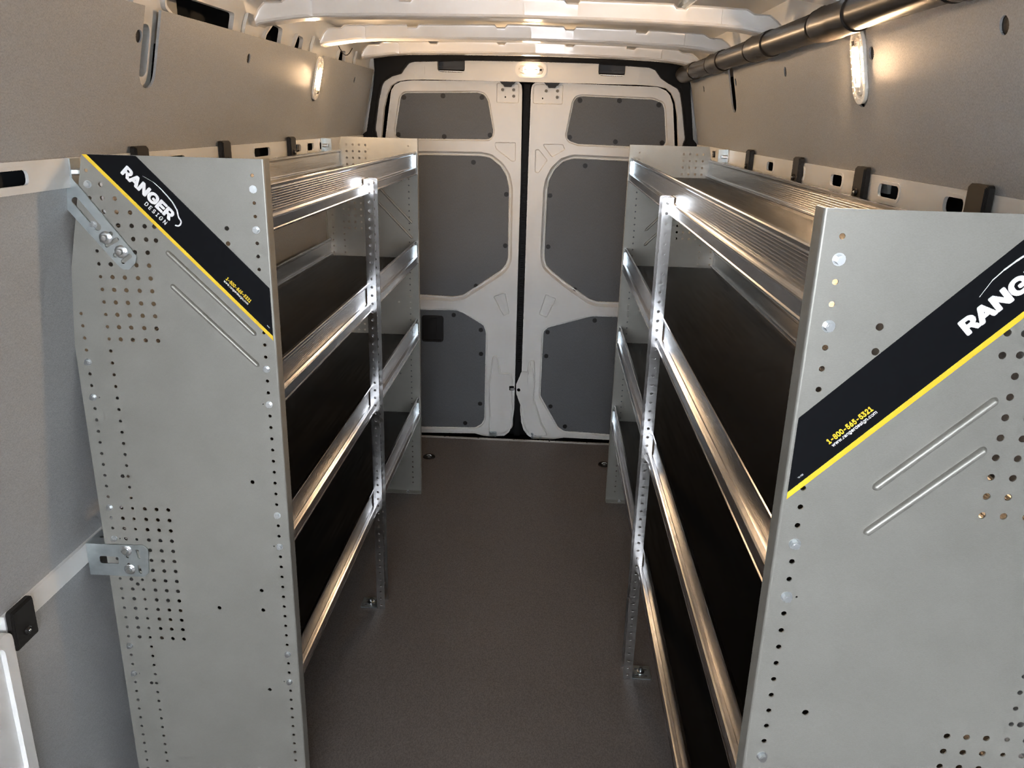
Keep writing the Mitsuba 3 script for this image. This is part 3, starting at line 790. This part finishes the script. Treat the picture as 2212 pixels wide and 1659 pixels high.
    if s < 0:
        W = holder(U + '__wall_bracket')
        g = rounded(Polygon([(-0.884, 0.714), (-0.747, 0.717), (-0.736, 0.706), (-0.742, 0.648), (-0.752, 0.638), (-0.884, 0.637)]), 0.006)
        g = g.difference(rbox(-0.849, 0.667, -0.806, 0.686, 0.005))
        for a, b in (((-0.761, 0.703), (-0.759, 0.686)), ((-0.762, 0.664), (-0.760, 0.648)), ((-0.786, 0.700), (-0.786, 0.686)), ((-0.784, 0.668), (-0.784, 0.650))):
            g = g.difference(LineString([a, b]).buffer(0.0035))
        y0, y1 = ya - 0.005, ya - 0.0022
        side_fl = ext_x(Polygon([(y1, 0.638), (y1 + 0.060, 0.638), (y1 + 0.060, 0.715), (y1, 0.715)]), -0.8755, -0.873)
        top_fl = ext_z(Polygon([(-0.8755, y1 - 0.003), (-0.832, y1 - 0.003), (-0.836, y1 + 0.055), (-0.8755, y1 + 0.055)]).difference(Point(-0.855, y1 + 0.03).buffer(0.006)), 0.713, 0.716)
        scene[W] = mikit.ply(cat([ext_y(g.intersection(box(-0.8755, 0, 0, 2)), y0, y1), side_fl, top_fl]), 'zinc')
        labels[W] = {'label': 'slotted corner bracket bolted to the belt rail'}
        for x, z in ((0.785, 0.703), (0.783, 0.656)):
            copy('bolt', BIGBOLT, W, T().translate([s * x, y0, z]) @ FACE_Y)

# ------------------------------------------------------------------ roof tube
thing('roof_tube', 'long black sectioned tube running under the roof along the right wall', 'tube')
AX, AZ = 0.693, 1.840
cuts_y = [0.10, 0.62, 0.80, 1.12, 1.26, 1.702, 1.925, 2.341, 2.544, 2.978, 3.179, 3.575, 3.895]
segs = [(-0.5, 1.12), (1.30, 1.702), (1.925, 2.341), (2.544, 2.978), (3.179, 3.575)]
for a, b in segs:
    put('tube_section', tube([(AX, a - 0.02, AZ), (AX, b + 0.02, AZ)], 0.0315, 40), 'tube_black', 'roof_tube', smooth=40)
for a, b in ((1.12, 1.30), (1.702, 1.925), (2.341, 2.544), (2.978, 3.179), (3.575, 3.895)):
    mid = a + 0.42 * (b - a)
    pr = [(a, 0.0300), (a + 0.004, 0.0350), (mid, 0.0355), (mid + 0.012, 0.0370), (b - 0.030, 0.0370), (b - 0.012, 0.0352), (b, 0.0345), (b + 0.001, 0.0300)]
    put('collar', tube([(AX, y, AZ) for y, _ in pr], [r for _, r in pr], 40), 'tube_black', 'roof_tube', smooth=30)
    put('seal_ring', tube([(AX, b + 0.008, AZ), (AX, b + 0.012, AZ), (AX, b + 0.016, AZ)], [0.0325, 0.0350, 0.0325], 40), 'black_plastic', 'roof_tube', smooth=40)

# ------------------------------------------------------------------ lamps
def lens_mesh(w, h, d, flat=5):
    ring = np.array(rbox(-w / 2, -h / 2, w / 2, h / 2, min(w, h) / 2 * 0.9, 5).exterior.coords)[:-1]
    if Polygon(ring).exterior.is_ccw is False:
        ring = ring[::-1]
    V, F = [], []
    lv = [(1.0, 0.0), (0.92, 0.6), (0.7, 0.9), (0.0, 1.0)]
    n = len(ring)
    for k, z in lv[:-1]:
        V += [(x - (1 - k) * min(w, h) / 2 * np.sign(x) if abs(x) > (w - min(w, h)) / 2 else x, y - (1 - k) * min(w, h) / 2 * np.sign(y) if abs(y) > (h - min(w, h)) / 2 else y, z * d) for x, y in ring]
    V.append((0, 0, d))
    for i in range(len(lv) - 2):
        for j in range(n):
            F += [(i * n + j, i * n + (j + 1) % n, (i + 1) * n + (j + 1) % n), (i * n + j, (i + 1) * n + (j + 1) % n, (i + 1) * n + j)]
    b = (len(lv) - 2) * n
    for j in range(n):
        F.append((b + j, b + (j + 1) % n, len(V) - 1))
    return trimesh.Trimesh(V, F, process=False)


def lamp(label, to, w, h, power):
    k = holder('dome_lamp')
    thing(k, label, 'lamp', 'dome lamps')
    base = rbox(-w / 2, -h / 2, w / 2, h / 2, min(w, h) / 2 * 0.95, 8)
    ring = [ext_z(base, 0, 0.003), ext_z(base.difference(base.buffer(-0.010)), 0.003, 0.007)]
    q = np.array([base.buffer(-0.006).exterior.interpolate(i / 28, normalized=True).coords[0] for i in range(28)])
    ring += [trimesh.creation.cylinder(0.0016, 0.003, sections=8).apply_translation((x, y, 0.0075)) for x, y in q]
    h_m = cat(ring)
    m4 = np.array(to.matrix)
    h_m.apply_transform(m4)
    put('housing', h_m, 'lamp_housing', k)
    lw, lh = w - 0.030, h - 0.030
    ls = [lens_mesh(lw, lh, 0.006).apply_translation((0, 0, 0.003))]
    for i in (-1, 1):
        for j in range(3):
            c = i * (max(lw, lh) * 0.27 + j * 0.008)
            r = bx(c - 0.0015, c + 0.0015, -lh * 0.28, lh * 0.28, 0.008, 0.0100) if w > h else bx(-lw * 0.28, lw * 0.28, c - 0.0015, c + 0.0015, 0.008, 0.0100)
            ls.append(r)
    ls = cat(ls)
    ls.apply_transform(m4)
    put('lens', ls, 'lamp_housing', k, label='ribbed clear lens')
    bulb = lens_mesh(lw * 0.62 if w > h else lw * 0.85, lh * 0.85 if w > h else lh * 0.62, 0.004).apply_translation((0, 0, 0.0085))
    bulb.apply_transform(m4)
    put('bulb', bulb, 'lamp_housing', k, emitter={'type': 'area', 'radiance': rgb(*[power * c for c in LAMP_TINT])}, label='glowing middle')
    sw_ = bx(lw / 2 - 0.018, lw / 2 - 0.008, -0.005, 0.004, 0.012, 0.0145) if w > h else bx(-0.004, 0.004, lh / 2 - 0.020, lh / 2 - 0.010, 0.012, 0.0145)
    sw_.apply_transform(m4)
    put('switch', sw_, 'black_plastic', k)
    return k


lamp('glowing oval dome lamp on the white header over the rear doors', T().translate([-0.001, 4.012, 1.851]) @ T().rotate([1, 0, 0], 90), 0.148, 0.070, LAMP_POWER['rear'])
ANG = math.degrees(math.atan(LEAN))
zc = 1.752
lamp('glowing upright dome lamp set into the grey left wall liner', T().translate([-(XB - LEAN * (zc - ZB)) - 0.001, 3.070, zc]) @ T().rotate([0, 1, 0], ANG) @ T().rotate([0, 1, 0], 90) @ T().rotate([0, 0, 1], 0), 0.150, 0.078, LAMP_POWER['left'])
lamp('glowing upright dome lamp set into the grey right wall liner, under the black tube', T().translate([(XB - LEAN * (zc - ZB)) + 0.001, 1.820, zc]) @ T().rotate([0, 1, 0], -ANG) @ T().rotate([0, 1, 0], -90), 0.150, 0.074, LAMP_POWER['right'])

# ------------------------------------------------------------------ black clips on the rails
def clip(x_face, s, y, z0, z1, w, label, group='black clips on the wall rails'):
    k = holder('panel_clip')
    thing(k, label, 'clip', group)
    g = rbox(y - w / 2, z0, y + w / 2, z1, 0.007)
    pieces = [ext_x(g.buffer(-0.0015 * i), *sorted((s * (x_face - 0.009 - 0.0015 * i), s * (x_face - 0.0075 - 0.0015 * i)))) for i in range(4)]
    body = [ext_x(g, *sorted((s * (x_face - 0.009), s * x_face)))] + pieces
    zc_ = z0 + 0.32 * (z1 - z0)
    boss = trimesh.creation.revolve(np.array([(0, 0), (0.0085, 0), (0.008, 0.003), (0.006, 0.005), (0.0045, 0.003), (0, 0.003)]), sections=20)
    boss.apply_transform(np.array((T().translate([s * (x_face - 0.0138), y, zc_]) @ T().rotate([0, 1, 0], -90 * s)).matrix))
    put('body', cat(body + [boss]), 'black_plastic', k)
    sc = trimesh.creation.icosphere(1, 0.0032)
    sc.apply_translation((s * (x_face - 0.0175), y, zc_))
    put('screw', sc, 'bolt_zinc', k, smooth=True)


for y, lb in ((1.776, 'black clip on the left rail, just above the black and yellow sticker'), (2.249, 'black clip on the left rail, second beyond the near end panel'), (2.835, 'black clip on the left rail, closest to the rear doors')):
    clip(0.790, -1, y, 1.478, 1.552, 0.060, lb)
for y, lb in ((1.303, 'largest looking black clip on the right rail, above the near end panel'), (1.803, 'black clip on the right rail, third from the rear doors'), (2.277, 'black clip on the right rail, second from the rear doors'), (2.845, 'black clip on the right rail, closest to the rear doors')):
    clip(0.790, 1, y, 1.474, 1.552, 0.060, lb)
clip(0.874, -1, 1.272, 0.636, 0.722, 0.066, 'black square clip on the narrow white rail low on the left wall')

# ------------------------------------------------------------------ floor anchors, cable
for x, y, lb in ((-0.445, 3.686, 'black round tie-down cup in the floor beside the left shelving unit'), (0.437, 3.685, 'black round tie-down cup in the floor, half hidden by the right shelving unit')):
    k = holder('floor_anchor')
    thing(k, lb, 'tie-down anchor', 'floor anchors by the rear doors')
    cup = trimesh.creation.revolve(np.array([(0.010, 0.0006), (0.020, 0.0012), (0.0235, 0.004), (0.0285, 0.005), (0.031, 0.0005)]), sections=32).apply_translation((x, y, 0))
    put('cup', cup, 'black_plastic', k, smooth=30)
    put('eye', cat([tube([(x + 0.012 * math.cos(a), y + 0.002, 0.004 + 0.007 * max(0, math.sin(a))) for a in np.linspace(0, math.pi, 9)], 0.0022, 8), trimesh.creation.cylinder(0.006, 0.003, sections=16).apply_translation((x, y, 0.002))]), 'zinc', k, smooth=40)
t = np.linspace(0, 1, 14)
put('wire', tube(np.stack([-0.70 + 0.03 * t, 3.20 + 0.09 * t, 1.872 - 0.028 * np.sin(math.pi * t)], 1), 0.0018, 6), 'black_plastic', smooth=True)
thing('wire', 'thin black wire hanging in a loop under the roof above the left lamp', 'wire')
